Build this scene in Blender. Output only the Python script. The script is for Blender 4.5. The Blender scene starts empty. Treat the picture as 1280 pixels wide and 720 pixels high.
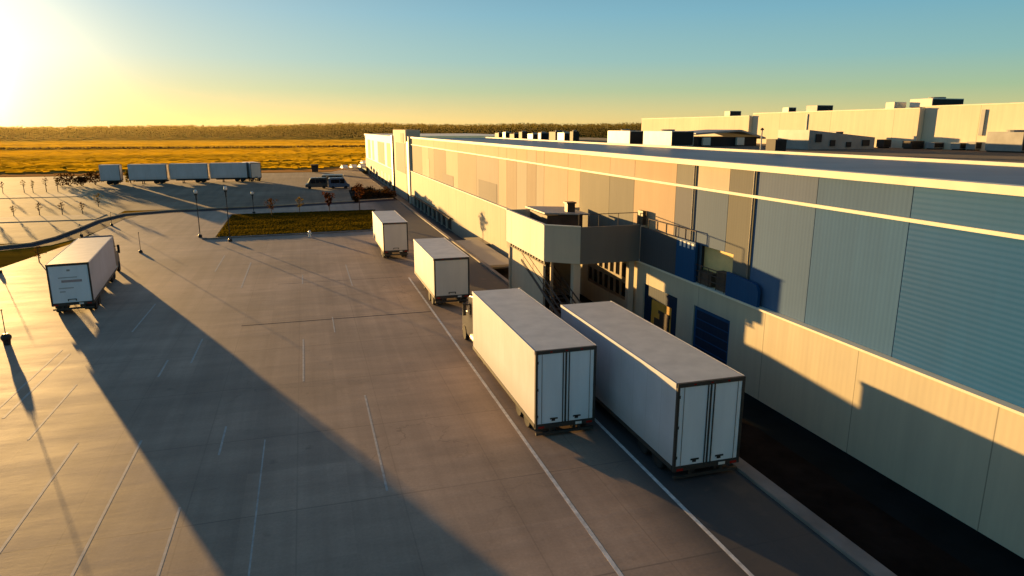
import bpy, math, random
from mathutils import Vector, Matrix, noise
R = math.radians
sc = bpy.context.scene
col = sc.collection
random.seed(7)

CAM_H = 13.5
SUN_AZ, SUN_EL = 23.0, 2.95          # degrees left of +Y, above the horizon
SUN = Vector((-math.sin(R(SUN_AZ))*math.cos(R(SUN_EL)), math.cos(R(SUN_AZ))*math.cos(R(SUN_EL)), math.sin(R(SUN_EL))))

# ------------------------------------------------------------------ helpers
class MB:
    def __init__(s): s.v = []; s.f = []
    def add(s, vs, fs):
        n = len(s.v); s.v += [tuple(p) for p in vs]; s.f += [tuple(i+n for i in f) for f in fs]; return s
    def box(s, x0, x1, y0, y1, z0, z1, M=None):
        vs = [Vector(p) for p in ((x0,y0,z0),(x1,y0,z0),(x1,y1,z0),(x0,y1,z0),(x0,y0,z1),(x1,y0,z1),(x1,y1,z1),(x0,y1,z1))]
        if M: vs = [M @ p for p in vs]
        return s.add(vs, [(0,3,2,1),(4,5,6,7),(0,1,5,4),(1,2,6,5),(2,3,7,6),(3,0,4,7)])
    def prism(s, poly, z0, z1):
        n = len(poly)
        vs = [(x,y,z0) for x,y in poly] + [(x,y,z1) for x,y in poly]
        fs = [tuple(range(n-1,-1,-1)), tuple(range(n,2*n))] + [(i,(i+1)%n,(i+1)%n+n,i+n) for i in range(n)]
        return s.add(vs, fs)
    def sweepx(s, poly, x0, x1):      # polygon in (y,z) swept along x
        n = len(poly)
        vs = [(x0,y,z) for y,z in poly] + [(x1,y,z) for y,z in poly]
        fs = [tuple(range(n-1,-1,-1)), tuple(range(n,2*n))] + [(i,(i+1)%n,(i+1)%n+n,i+n) for i in range(n)]
        return s.add(vs, fs)
    def sheet(s, poly, z):
        return s.add([(x,y,z) for x,y in poly], [tuple(range(len(poly)))])
    def cyl(s, p0, p1, r0, r1=None, n=8, caps=True):
        r1 = r0 if r1 is None else r1
        p0 = Vector(p0); p1 = Vector(p1); d = (p1-p0).normalized()
        a = d.orthogonal().normalized(); b = d.cross(a)
        vs = []
        for p, r in ((p0,r0),(p1,r1)):
            vs += [p + (a*math.cos(2*math.pi*k/n) + b*math.sin(2*math.pi*k/n))*r for k in range(n)]
        fs = [(k,(k+1)%n,(k+1)%n+n,k+n) for k in range(n)]
        if caps: fs += [tuple(range(n-1,-1,-1)), tuple(range(n,2*n))]
        return s.add(vs, fs)
    def lathe(s, prof, c, axis='x', n=20):   # prof: (r, along)
        vs = []
        for r, t in prof:
            for k in range(n):
                a = 2*math.pi*k/n; u, w = r*math.cos(a), r*math.sin(a)
                vs.append((c[0]+t, c[1]+u, c[2]+w) if axis == 'x' else (c[0]+u, c[1]+w, c[2]+t))
        m = len(prof); fs = []
        for i in range(m-1):
            for k in range(n):
                fs.append((i*n+k, i*n+(k+1)%n, (i+1)*n+(k+1)%n, (i+1)*n+k))
        fs += [tuple(range(n-1,-1,-1)), tuple(range((m-1)*n, m*n))]
        return s.add(vs, fs)
    def leaf(s, c, size, rnd):
        a = Vector((rnd.uniform(-1,1), rnd.uniform(-1,1), rnd.uniform(-1,1))).normalized()
        b = a.orthogonal().normalized(); q = Matrix.Rotation(rnd.uniform(0,6.28), 3, a) @ b; w = a.cross(q)
        c = Vector(c); h = size*rnd.uniform(.6,1.3)
        return s.add([c-q*h, c-w*h*.55, c+q*h, c+w*h*.55], [(0,1,2,3)])
    def build(s, name, mat, parent=None, bevel=0, smooth=False, recalc=True):
        me = bpy.data.meshes.new(name); me.from_pydata(s.v, [], s.f); me.update()
        if recalc:
            import bmesh
            b = bmesh.new(); b.from_mesh(me); bmesh.ops.recalc_face_normals(b, faces=b.faces); b.to_mesh(me); b.free()
        o = bpy.data.objects.new(name, me); col.objects.link(o)
        if mat: me.materials.append(mat)
        if parent: o.parent = parent
        if smooth:
            for p in me.polygons: p.use_smooth = True
        if bevel:
            m = o.modifiers.new('bevel', 'BEVEL'); m.width = bevel; m.segments = 2; m.limit_method = 'ANGLE'
        return o

def tag(o, label=None, cat=None, group=None, kind=None):
    if label: o['label'] = label
    if cat: o['category'] = cat
    if group: o['group'] = group
    if kind: o['kind'] = kind
    return o
def empty(name, loc, rz=0):
    o = bpy.data.objects.new(name, None); col.objects.link(o); o.location = loc; o.rotation_euler = (0,0,rz); o.empty_display_size = .3
    return o
def struct(o): o['kind'] = 'structure'; return o
def copy_tree(o, parent=None):
    c = o.copy(); col.objects.link(c); c.parent = parent
    for ch in list(o.children): copy_tree(ch, c)
    return c

# ------------------------------------------------------------------ materials
def newmat(name):
    m = bpy.data.materials.new(name); m.use_nodes = True
    nt = m.node_tree; b = nt.nodes['Principled BSDF']
    return m, nt, b
def N(nt, t, **kw):
    n = nt.nodes.new(t)
    for k, v in kw.items(): setattr(n, k, v)
    return n
def L(nt, a, b): nt.links.new(a, b)
def mathn(nt, op, a, b=None, c=None, clamp=False):
    n = N(nt, 'ShaderNodeMath', operation=op); n.use_clamp = clamp
    for i, v in enumerate((a, b, c)):
        if v is None: continue
        if hasattr(v, 'is_linked'): L(nt, v, n.inputs[i])
        else: n.inputs[i].default_value = v
    return n.outputs[0]
def mixc(nt, fac, a, b, mode='MIX'):
    n = N(nt, 'ShaderNodeMix', data_type='RGBA', blend_type=mode)
    for sck, v in ((n.inputs[0], fac), (n.inputs[6], a), (n.inputs[7], b)):
        if hasattr(v, 'is_linked'): L(nt, v, sck)
        elif isinstance(v, (int, float)): sck.default_value = v
        else: sck.default_value = (*v, 1) if len(v) == 3 else v
    return n.outputs[2]
def noisen(nt, vec, scale, detail=4, rough=.55, stretch=None):
    if stretch:
        mp = N(nt, 'ShaderNodeMapping'); mp.inputs['Scale'].default_value = stretch; L(nt, vec, mp.inputs['Vector']); vec = mp.outputs[0]
    n = N(nt, 'ShaderNodeTexNoise'); n.inputs['Scale'].default_value = scale; n.inputs['Detail'].default_value = detail
    n.inputs['Roughness'].default_value = rough; L(nt, vec, n.inputs['Vector'])
    return n.outputs['Fac']
def ramp(nt, fac, stops):
    n = N(nt, 'ShaderNodeValToRGB'); L(nt, fac, n.inputs[0])
    el = n.color_ramp.elements
    while len(el) < len(stops): el.new(.5)
    for e, (p, c) in zip(el, stops): e.position = p; e.color = (*c, 1) if len(c) == 3 else c
    return n.outputs[0]
def bumpn(nt, h, strength, dist, bsdf):
    n = N(nt, 'ShaderNodeBump'); n.inputs['Strength'].default_value = strength; n.inputs['Distance'].default_value = dist
    L(nt, h, n.inputs['Height']); L(nt, n.outputs[0], bsdf.inputs['Normal'])
def simple(name, c, rough=.6, metal=0, var=.12, scale=1.5, bump=0, spec=.5):
    m, nt, b = newmat(name)
    tc = N(nt, 'ShaderNodeTexCoord').outputs['Object']
    f = noisen(nt, tc, scale, 5)
    lo = tuple(x*(1-var) for x in c); hi = tuple(min(1, x*(1+var)) for x in c)
    L(nt, ramp(nt, f, [(.3, lo), (.7, hi)]), b.inputs['Base Color'])
    b.inputs['Roughness'].default_value = rough; b.inputs['Metallic'].default_value = metal
    b.inputs['Specular IOR Level'].default_value = spec
    if bump: bumpn(nt, noisen(nt, tc, scale*12, 4), bump, .02, b)
    return m
def linefn(nt, coord, period, width, offset=0):     # 1 on a thin line every period
    a = mathn(nt, 'ADD', coord, offset)
    a = mathn(nt, 'DIVIDE', a, period); a = mathn(nt, 'FRACT', a); a = mathn(nt, 'SUBTRACT', a, .5); a = mathn(nt, 'ABSOLUTE', a)
    return mathn(nt, 'GREATER_THAN', a, .5 - width/period/2)

def concrete_mat(name, c, joints=True, lane_shade_wear=False, rough=.62, spec=.32):
    m, nt, b = newmat(name)
    tc = N(nt, 'ShaderNodeTexCoord').outputs['Object']
    sp = N(nt, 'ShaderNodeSeparateXYZ'); L(nt, tc, sp.inputs[0])
    big = noisen(nt, tc, .06, 5, .6)
    med = noisen(nt, tc, .5, 6, .65, (.35, 1.3, 1))
    fine = noisen(nt, tc, 9, 5, .7)
    lo = tuple(x*.72 for x in c); hi = tuple(x*1.2 for x in c)
    cc = ramp(nt, big, [(.32, lo), (.68, hi)])
    cc = mixc(nt, .55, cc, ramp(nt, med, [(.3, (.62,.6,.6)), (.7, (1.2,1.2,1.2))]), 'MULTIPLY')
    cc = mixc(nt, .5, cc, ramp(nt, fine, [(.3, (.75,.75,.75)), (.7, (1.15,1.15,1.15))]), 'MULTIPLY')
    # tyre tracks along the lanes
    trk = noisen(nt, tc, .9, 4, .6, (1.0, .03, 1))
    cc = mixc(nt, .38, cc, ramp(nt, trk, [(.35, (.62,.6,.6)), (.6, (1.1,1.1,1.1))]), 'MULTIPLY')
    if joints:
        wob = noisen(nt, tc, .35, 2)
        vis = noisen(nt, tc, .16, 3)
        jx = linefn(nt, sp.outputs[0], 3.82, .05, 1.1)
        jy = linefn(nt, sp.outputs[1], 6.6, .07, 2.8)
        j = mathn(nt, 'MAXIMUM', mathn(nt, 'MULTIPLY', jx, .6), jy)
        j = mathn(nt, 'MULTIPLY', j, mathn(nt, 'MULTIPLY_ADD', vis, 1.8, -.1, True))
        cc = mixc(nt, mathn(nt, 'MULTIPLY', j, .6), cc, tuple(x*.4 for x in c))
        # slab to slab tone
        fx = mathn(nt, 'FLOOR', mathn(nt, 'DIVIDE', mathn(nt, 'ADD', sp.outputs[0], 1.1+1.91), 3.82))
        fy = mathn(nt, 'FLOOR', mathn(nt, 'DIVIDE', mathn(nt, 'ADD', sp.outputs[1], 2.8+3.3), 6.6))
        cb = N(nt, 'ShaderNodeCombineXYZ'); L(nt, fx, cb.inputs[0]); L(nt, fy, cb.inputs[1])
        wn = N(nt, 'ShaderNodeTexWhiteNoise', noise_dimensions='2D'); L(nt, cb.outputs[0], wn.inputs['Vector'])
        cc = mixc(nt, .5, cc, ramp(nt, wn.outputs['Value'], [(0, (.78,.78,.79)), (1, (1.12,1.1,1.1))]), 'MULTIPLY')
    if lane_shade_wear:
        dl = mathn(nt, 'MULTIPLY_ADD', mathn(nt, 'ADD', sp.outputs[0], mathn(nt, 'MULTIPLY', big, 3)), .5, -6.0, True)  # trailer shade painted into the concrete of the wall-side lane
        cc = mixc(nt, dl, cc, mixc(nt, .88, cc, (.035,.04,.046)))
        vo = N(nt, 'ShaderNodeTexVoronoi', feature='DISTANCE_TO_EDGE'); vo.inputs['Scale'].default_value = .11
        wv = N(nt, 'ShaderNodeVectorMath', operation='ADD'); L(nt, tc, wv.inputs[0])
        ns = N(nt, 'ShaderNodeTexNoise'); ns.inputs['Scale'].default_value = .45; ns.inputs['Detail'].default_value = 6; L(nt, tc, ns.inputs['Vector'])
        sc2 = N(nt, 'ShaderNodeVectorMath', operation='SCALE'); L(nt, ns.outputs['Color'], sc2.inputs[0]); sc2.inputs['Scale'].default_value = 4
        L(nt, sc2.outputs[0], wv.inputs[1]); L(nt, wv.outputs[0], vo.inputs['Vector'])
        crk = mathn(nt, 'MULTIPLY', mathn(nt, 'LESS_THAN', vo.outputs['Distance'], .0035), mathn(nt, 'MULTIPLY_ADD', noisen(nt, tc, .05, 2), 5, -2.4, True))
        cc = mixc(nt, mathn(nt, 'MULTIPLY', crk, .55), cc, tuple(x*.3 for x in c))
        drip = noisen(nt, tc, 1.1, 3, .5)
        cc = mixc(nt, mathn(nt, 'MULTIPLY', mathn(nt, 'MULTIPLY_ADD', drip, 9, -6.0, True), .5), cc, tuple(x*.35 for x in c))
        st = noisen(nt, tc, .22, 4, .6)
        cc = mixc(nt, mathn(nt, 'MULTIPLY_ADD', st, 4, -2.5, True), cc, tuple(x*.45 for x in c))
    L(nt, cc, b.inputs['Base Color'])
    L(nt, mathn(nt, 'MULTIPLY_ADD', med, .25, rough-.12), b.inputs['Roughness'])
    b.inputs['Specular IOR Level'].default_value = spec
    h = mathn(nt, 'ADD', mathn(nt, 'MULTIPLY', med, .6), mathn(nt, 'MULTIPLY', fine, .12))
    bumpn(nt, h, .35, .03, b)
    return m

def grass_mat(name, stops, scale, stretch, lean=.8, extra=None):
    """grass seen from far: upright blades, so the shading normal is tilted toward the sun to brighten it"""
    m, nt, b = newmat(name)
    tc = N(nt, 'ShaderNodeTexCoord').outputs['Object']
    f = noisen(nt, tc, scale, 6, .6, stretch)
    c = ramp(nt, f, stops)
    g = noisen(nt, tc, scale*30, 4, .7, stretch)
    c = mixc(nt, .6, c, ramp(nt, g, [(.3, (.6,.6,.6)), (.7, (1.3,1.3,1.3))]), 'MULTIPLY')
    df = N(nt, 'ShaderNodeBsdfDiffuse'); tr = N(nt, 'ShaderNodeBsdfDiffuse')
    L(nt, c, df.inputs[0]); L(nt, c, tr.inputs[0])
    v = N(nt, 'ShaderNodeCombineXYZ')
    for i, k in enumerate((SUN.x*lean, SUN.y*lean, .6)): v.inputs[i].default_value = k
    nv = N(nt, 'ShaderNodeVectorMath', operation='NORMALIZE'); L(nt, v.outputs[0], nv.inputs[0])
    L(nt, nv.outputs[0], tr.inputs['Normal'])
    mx = N(nt, 'ShaderNodeMixShader'); mx.inputs[0].default_value = .7
    L(nt, df.outputs[0], mx.inputs[1]); L(nt, tr.outputs[0], mx.inputs[2])
    L(nt, mx.outputs[0], nt.nodes['Material Output'].inputs[0])
    nt.nodes.remove(b)
    return m

def leaf_mat(name, c, c2, trans=.5, scale=1.3):
    m, nt, b = newmat(name)
    tc = N(nt, 'ShaderNodeTexCoord').outputs['Object']
    f = noisen(nt, tc, scale, 4, .55, (.3,2.6,1))
    cc = ramp(nt, f, [(.35, c), (.65, c2)])
    df = N(nt, 'ShaderNodeBsdfDiffuse'); tr = N(nt, 'ShaderNodeBsdfTranslucent')
    L(nt, cc, df.inputs[0]); L(nt, mixc(nt, 1, cc, (1.6,1.3,.5), 'MULTIPLY'), tr.inputs[0])
    mx = N(nt, 'ShaderNodeMixShader'); mx.inputs[0].default_value = trans
    L(nt, df.outputs[0], mx.inputs[1]); L(nt, tr.outputs[0], mx.inputs[2])
    L(nt, mx.outputs[0], nt.nodes['Material Output'].inputs[0]); nt.nodes.remove(b)
    return m

def wall_mat(name, c=None, seam=6.2, rib=.3, rough=.75, ribs=.06, horizontal=False, seamoff=0, streak=.35):
    """painted metal or tilt-up panel wall running along Y; colour from the object when c is None"""
    m, nt, b = newmat(name)
    tc = N(nt, 'ShaderNodeTexCoord').outputs['Object']
    sp = N(nt, 'ShaderNodeSeparateXYZ'); L(nt, tc, sp.inputs[0])
    base = N(nt, 'ShaderNodeObjectInfo').outputs['Color'] if c is None else None
    st = noisen(nt, tc, 1.2, 5, .65, (1, 1.6, .12))
    bl = noisen(nt, tc, .15, 4, .6)
    cc = mixc(nt, streak, base if base is not None else c, ramp(nt, st, [(.3, (.72,.72,.74)), (.7, (1.08,1.08,1.07))]), 'MULTIPLY')
    cc = mixc(nt, .4, cc, ramp(nt, bl, [(.3, (.8,.8,.82)), (.7, (1.08,1.08,1.08))]), 'MULTIPLY')
    if seam:
        cc = mixc(nt, mathn(nt, 'MULTIPLY', linefn(nt, sp.outputs[1], seam, .045, seamoff), .5), cc, (.05,.045,.04))
    L(nt, cc, b.inputs['Base Color'])
    b.inputs['Roughness'].default_value = rough
    if rib:
        w = mathn(nt, 'SINE', mathn(nt, 'MULTIPLY', sp.outputs[2 if horizontal else 1], 2*math.pi/rib))
        bumpn(nt, w, ribs if not horizontal else ribs*2.2, .02, b)
    b.inputs['Specular IOR Level'].default_value = .15
    return m

M = dict(
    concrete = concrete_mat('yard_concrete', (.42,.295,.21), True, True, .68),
    lot = concrete_mat('lot_pavement', (.46,.34,.20), False, False, .85, .16),
    strip = concrete_mat('pale_concrete', (.56,.44,.30), False, False, .85, .16),
    truck_lot = concrete_mat('old_asphalt', (.32,.235,.16), False, False, .9, .12),
    asphalt = concrete_mat('asphalt', (.050,.042,.05), False, False, .9, .1),
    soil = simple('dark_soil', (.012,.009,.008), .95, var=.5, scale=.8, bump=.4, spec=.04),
    shade_ground = simple('shaded_ground', (.006,.010,.012), .9, var=.3, scale=.6, bump=.2, spec=.05),
    kerb = simple('kerb_concrete', (.21,.18,.16), .85, var=.25, scale=.7, bump=.2),
    paint = simple('worn_white_paint', (.62,.58,.54), .7, var=.3, scale=3),
    faded = simple('faded_paint', (.42,.38,.34), .7, var=.25, scale=3),
    field = grass_mat('field_grass', [(.25,(.16,.085,.008)), (.45,(.30,.165,.012)), (.6,(.22,.13,.012)), (.75,(.36,.17,.014))], .004, (.35,2.2,1)),
    dirt = grass_mat('bare_earth', [(.3,(.42,.22,.07)), (.7,(.5,.27,.1))], .05, (.3,1,1), .5),
    island = grass_mat('island_turf', [(.3,(.05,.04,.006)), (.7,(.12,.085,.010))], .3, (.4,1,1), .45),
    blade = leaf_mat('grass_blades', (.045,.045,.007), (.082,.068,.009), .45, .25),
    cream = wall_mat('cream_wall', (.58,.52,.385), 6.05, .28, .8, .03, seamoff=2.2),
    panel = wall_mat('upper_panel', None, 0, .22, .8, .04, streak=.25),
    panel_h = wall_mat('upper_panel_corrugated', None, 0, .20, .7, .10, True, streak=.25),
    trim = simple('cream_trim', (.80,.74,.58), .7, var=.08, scale=.6),
    backing = simple('dark_backing', (.025,.025,.025), .9),
    roofblue = simple('roof_membrane', (.075,.10,.135), .45, var=.3, scale=.25, bump=.1),
    roofbrown = simple('roof_ballast', (.12,.075,.04), .95, var=.4, scale=.35, bump=.3),
    grey = wall_mat('grey_panel', (.55,.48,.37), 0, .3, .7),
    darkgrey = wall_mat('dark_grey_panel', (.17,.165,.15), 0, .3, .5),
    charcoal = wall_mat('charcoal_panel', (.075,.08,.088), 0, .3, .6),
    blue = wall_mat('blue_panel', (.008,.075,.20), 0, .25, .6),
    white_panel = wall_mat('white_panel', (.86,.82,.70), 4.6, .3, .8, .02, seamoff=.6),
    navy = wall_mat('navy_door', (.008,.028,.065), 0, .3, .6),
    steel = simple('galvanised_steel', (.28,.25,.22), .4, .7, .2, 2),
    black = simple('black_metal', (.018,.017,.016), .5, var=.3),
    rust = simple('brown_metal', (.07,.045,.032), .7, var=.3),
    sunlit_buff = simple('sunlit_buff_wall', (.85,.62,.26), .8, var=.1),  # warm sunlight put into the alcove's wall colour
    winframe = simple('window_frame', (.22,.17,.11), .7, var=.2),
    glass = simple('dark_glass', (.012,.012,.016), .08, var=.2),
    gold = simple('amber_board', (.75,.42,.06), .5, var=.15),
    white = simple('white_paint', (.8,.77,.72), .4, var=.05, scale=.5),
    unit = simple('unit_cream', (.72,.66,.55), .55, var=.12, scale=.8),
    unitgrey = simple('unit_grey', (.30,.30,.29), .55, var=.2, scale=.8),
    louvre = simple('dark_louvre', (.012,.012,.013), .7, var=.3),
    tyre = simple('tyre_rubber', (.016,.015,.015), .9, var=.3, scale=4),
    rim = simple('wheel_rim', (.42,.40,.37), .4, .6, .15),
    red = simple('red_lens', (.35,.02,.012), .25, var=.1),
    frame = simple('trailer_frame', (.045,.038,.032), .55, var=.3),
    door_bounce = wall_mat('trailer_door_bounce', (.80,.72,.62), 0, 0, .5, streak=.35),  # warm bounced light painted into the door colour
    door = wall_mat('trailer_door', (.90,.94,.97), 0, 0, .5, streak=.35),
    bark = simple('bark', (.075,.045,.028), .9, var=.3, scale=3),
    leaf_dark = leaf_mat('leaf_dark', (.035,.022,.010), (.07,.04,.015), .35),
    leaf_red = leaf_mat('leaf_red', (.045,.018,.010), (.07,.03,.014), .3),
    leaf_green = leaf_mat('leaf_green', (.05,.05,.010), (.10,.08,.014), .5),
    fieldblade = leaf_mat('field_blades', (.12,.10,.010), (.25,.185,.016), .6, .006),
    forest = leaf_mat('forest_leaf', (.040,.039,.007), (.064,.058,.009), .55),
    bush = leaf_mat('bush_leaf', (.030,.018,.010), (.06,.034,.014), .3),
    blue_car = simple('blue_car_paint', (.05,.10,.19), .3, var=.05),
    silver = simple('silver_car_paint', (.32,.34,.35), .3, .3, .05),
    dkcar = simple('charcoal_car_paint', (.06,.06,.062), .3, .2, .05),
)
def trailer_mat(name, c):
    m, nt, b = newmat(name)
    tc = N(nt, 'ShaderNodeTexCoord').outputs['Object']
    sp = N(nt, 'ShaderNodeSeparateXYZ'); L(nt, tc, sp.inputs[0])
    d = noisen(nt, tc, .9, 6, .65, (1, .5, .25))
    cc = mixc(nt, .6, c, ramp(nt, d, [(.3, (.76,.74,.71)), (.65, (1.05,1.05,1.05))]), 'MULTIPLY')
    cc = mixc(nt, mathn(nt, 'MULTIPLY', linefn(nt, sp.outputs[1], 1.22, .03), .22), cc, (.2,.18,.16))
    low = mathn(nt, 'MULTIPLY_ADD', sp.outputs[2], -1.1, 2.0, True)
    cc = mixc(nt, mathn(nt, 'MULTIPLY', low, mathn(nt, 'MULTIPLY', d, .6)), cc, (.30,.24,.18))
    L(nt, cc, b.inputs['Base Color']); b.inputs['Roughness'].default_value = .42
    bumpn(nt, linefn(nt, sp.outputs[1], 1.22, .04), .3, .006, b)
    return m
M['trailer'] = trailer_mat('trailer_skin', (.63,.63,.67))
M['trailer_roof'] = simple('trailer_roof', (.68,.63,.55), .55, var=.10, scale=1.2, bump=.05)

# ------------------------------------------------------------------ camera, sun, sky
cam = bpy.data.cameras.new('camera'); co = bpy.data.objects.new('camera', cam); col.objects.link(co)
cam.sensor_width = 36; cam.lens = 853/1280*36; cam.clip_end = 9000; cam.clip_start = .1
co.location = (0,0,CAM_H); co.rotation_euler = (R(90-13.196), 0, R(-16.649))
sc.camera = co
sl = bpy.data.lights.new('sun', 'SUN'); so = bpy.data.objects.new('sun', sl); col.objects.link(so)
sl.energy = 13.5; sl.angle = R(.53); sl.color = (1, .59, .20)
so.rotation_euler = SUN.to_track_quat('Z','Y').to_euler(); so.location = (-20,40,30)

w = bpy.data.worlds.new('World'); sc.world = w; w.use_nodes = True
nt = w.node_tree; bg = nt.nodes['Background']
sky = N(nt, 'ShaderNodeTexSky', sky_type='NISHITA'); sky.sun_disc = False
sky.sun_elevation = R(SUN_EL); sky.sun_rotation = R(-SUN_AZ); sky.dust_density = 2.0; sky.ozone_density = 2.0
gen = N(nt, 'ShaderNodeTexCoord').outputs['Generated']
nrm = N(nt, 'ShaderNodeVectorMath', operation='NORMALIZE'); L(nt, gen, nrm.inputs[0])
sp = N(nt, 'ShaderNodeSeparateXYZ'); L(nt, nrm.outputs[0], sp.inputs[0])
dt = N(nt, 'ShaderNodeVectorMath', operation='DOT_PRODUCT'); L(nt, nrm.outputs[0], dt.inputs[0]); dt.inputs[1].default_value = SUN
dot = mathn(nt, 'MAXIMUM', dt.outputs['Value'], 0)
grad = ramp(nt, mathn(nt, 'MULTIPLY', sp.outputs[2], 2.0, None, True), [
    (0, (.92,.64,.22)), (.04, (.80,.66,.28)), (.10, (.50,.60,.36)), (.18, (.33,.54,.51)), (.30, (.22,.46,.56)), (.5, (.11,.27,.42)), (1, (.085,.165,.29))])
az = N(nt, 'ShaderNodeVectorMath', operation='MULTIPLY_ADD')      # dimmer and greener away from the sun
L(nt, dt.outputs['Value'], az.inputs[0]); az.inputs[1].default_value = (.34,.16,.16); az.inputs[2].default_value = (.66,.82,.84)
gm = N(nt, 'ShaderNodeVectorMath', operation='MULTIPLY'); L(nt, grad, gm.inputs[0]); L(nt, az.outputs[0], gm.inputs[1])
def glow(p, c):
    v = N(nt, 'ShaderNodeVectorMath', operation='SCALE'); v.inputs[0].default_value = c
    L(nt, mathn(nt, 'POWER', dot, p), v.inputs['Scale']); return v.outputs[0]
def vadd(a, b):
    v = N(nt, 'ShaderNodeVectorMath', operation='ADD'); L(nt, a, v.inputs[0]); L(nt, b, v.inputs[1]); return v.outputs[0]
nis = N(nt, 'ShaderNodeVectorMath', operation='SCALE'); L(nt, sky.outputs[0], nis.inputs[0]); nis.inputs['Scale'].default_value = .02
tot = vadd(glow(900, (2.5,2.1,1.4)), vadd(vadd(vadd(gm.outputs[0], nis.outputs[0]), glow(9, (.16,.14,.09))), glow(130, (1.2,1.0,.62))))
L(nt, tot, bg.inputs['Color']); bg.inputs['Strength'].default_value = 1.0
sc.view_settings.view_transform = 'Standard'; sc.view_settings.look = 'None'; sc.view_settings.exposure = 0
sc.render.engine = 'CYCLES'; sc.cycles.use_denoising = True
sc.cycles.max_bounces = 6; sc.cycles.diffuse_bounces = 3; sc.cycles.glossy_bounces = 3

# ------------------------------------------------------------------ ground and paving
BIG = 6000
WX0, WX1, WY0, WY1 = 16.9, 60.0, 54.0, 300.0       # hole for the sunken loading well
g = MB()
for x0,x1,y0,y1 in ((-BIG,WX0,-400,BIG),(WX1,BIG,-400,BIG),(WX0,WX1,-400,WY0),(WX0,WX1,WY1,BIG)):
    g.sheet([(x0,y0),(x1,y0),(x1,y1),(x0,y1)], -.03)
struct(g.build('ground', M['field']))
struct(MB().sheet([(-260,95),(-29,95),(-29.5,131),(-54,200),(-60,226),(-260,238)], -.012).build('parking_lot', M['lot']))
struct(MB().sheet([(-29.4,128),(17,128),(17,252),(8,226),(-60,226),(-54,200)], -.010).build('trailer_lot', M['truck_lot']))
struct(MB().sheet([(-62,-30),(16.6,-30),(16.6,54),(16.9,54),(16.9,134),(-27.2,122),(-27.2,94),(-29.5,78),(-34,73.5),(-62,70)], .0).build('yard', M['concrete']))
# access road curving round the yard
rl = [(-160,84),(-60,87.5),(-45,88.4),(-34.5,89.8),(-30.2,92.5),(-28.6,98),(-28.1,106),(-27.9,115),(-26.6,121),(-22,123.6),(-6,126),(8,130),(16.9,133)]
def ribbon(pts, w0, w1, z):
    b = MB(); vs = []
    for i, p in enumerate(pts):
        a = Vector(pts[max(i-1,0)]); c = Vector(pts[min(i+1,len(pts)-1)]); d = (c-a).normalized(); n = Vector((-d.y,d.x))
        vs += [(p[0]+n.x*w0, p[1]+n.y*w0, z), (p[0]+n.x*w1, p[1]+n.y*w1, z)]
    return b.add(vs, [(2*i,2*i+2,2*i+3,2*i+1) for i in range(len(pts)-1)])
struct(ribbon(rl, -1.0, 2.2, .012).build('access_road', M['asphalt']))
def kerb_path(pts, w0, w1, z0, z1):
    b = MB(); vs = []
    for i, p in enumerate(pts):
        a = Vector(pts[max(i-1,0)]); c = Vector(pts[min(i+1,len(pts)-1)]); d = (c-a).normalized(); n = Vector((-d.y,d.x))
        for wv, z in ((w0,z0),(w0,z1),(w1,z1),(w1,z0)): vs.append((p[0]+n.x*wv, p[1]+n.y*wv, z))
    fs = []
    for i in range(len(pts)-1):
        for k in range(4): fs.append((4*i+k, 4*i+(k+1)%4, 4*i+4+(k+1)%4, 4*i+4+k))
    return b.add(vs, fs)
struct(kerb_path(rl, 2.25, 2.6, -.03, .16).build('road_kerb', M['strip']))
struct(MB().sheet([(-120,40),(-29,60),(-28.3,91.5),(-34,88),(-120,84)], -.015).build('verge', M['island']))
# pale planting strips in the car lot
s = MB()
for y0, x0, x1 in ((117,-75,-31),(158,-95,-44)):
    s.box(x0, x1, y0, y0+6.5, -.03, .05)
struct(s.build('median_strip', M['strip']))
# earth strip between lot and field
struct(MB().sheet([(-110,246),(16,246),(40,262),(40,272),(-90,262)], -.008).build('dirt_track', M['dirt']))
struct(MB().sheet([(-260,241),(-60,229),(8,229),(16,243),(-60,240),(-260,250)], -.006).build('dirt_verge', M['dirt']))
# right hand strip: kerb and bare soil under the wall
struct(MB().box(15.95,16.6,-30,54,-.05,.13).build('kerb', M['kerb'], bevel=.03))
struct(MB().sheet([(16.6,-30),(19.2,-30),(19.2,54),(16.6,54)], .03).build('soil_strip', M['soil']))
struct(MB().sheet([(19.2,-30),(21.4,-30),(21.4,54),(19.2,54)], .03).build('shaded_strip', M['shade_ground']))  # deep shade at the wall foot, painted as near-black ground
# sunken loading well
ld = MB()
ld.add([(16.9,71,-1.56),(22,71,-1.56),(22,78,-2.2),(16.9,78,-2.2),(22,300,-2.2),(16.9,300,-2.2)], [(0,1,2,3),(3,2,4,5)])
struct(MB().add([(16.9,54,0),(22,54,0),(22,71,-1.56),(16.9,71,-1.56)],[(0,1,2,3)]).build('ramp', M['soil']))
ld.add([(16.9,54,0),(16.9,54,-2.3),(16.9,300,-2.3),(16.9,300,0)], [(0,1,2,3)])
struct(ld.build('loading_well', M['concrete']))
struct(MB().box(16.55,16.9,54.02,128,-.05,.16).build('kerb', M['kerb']))

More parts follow.
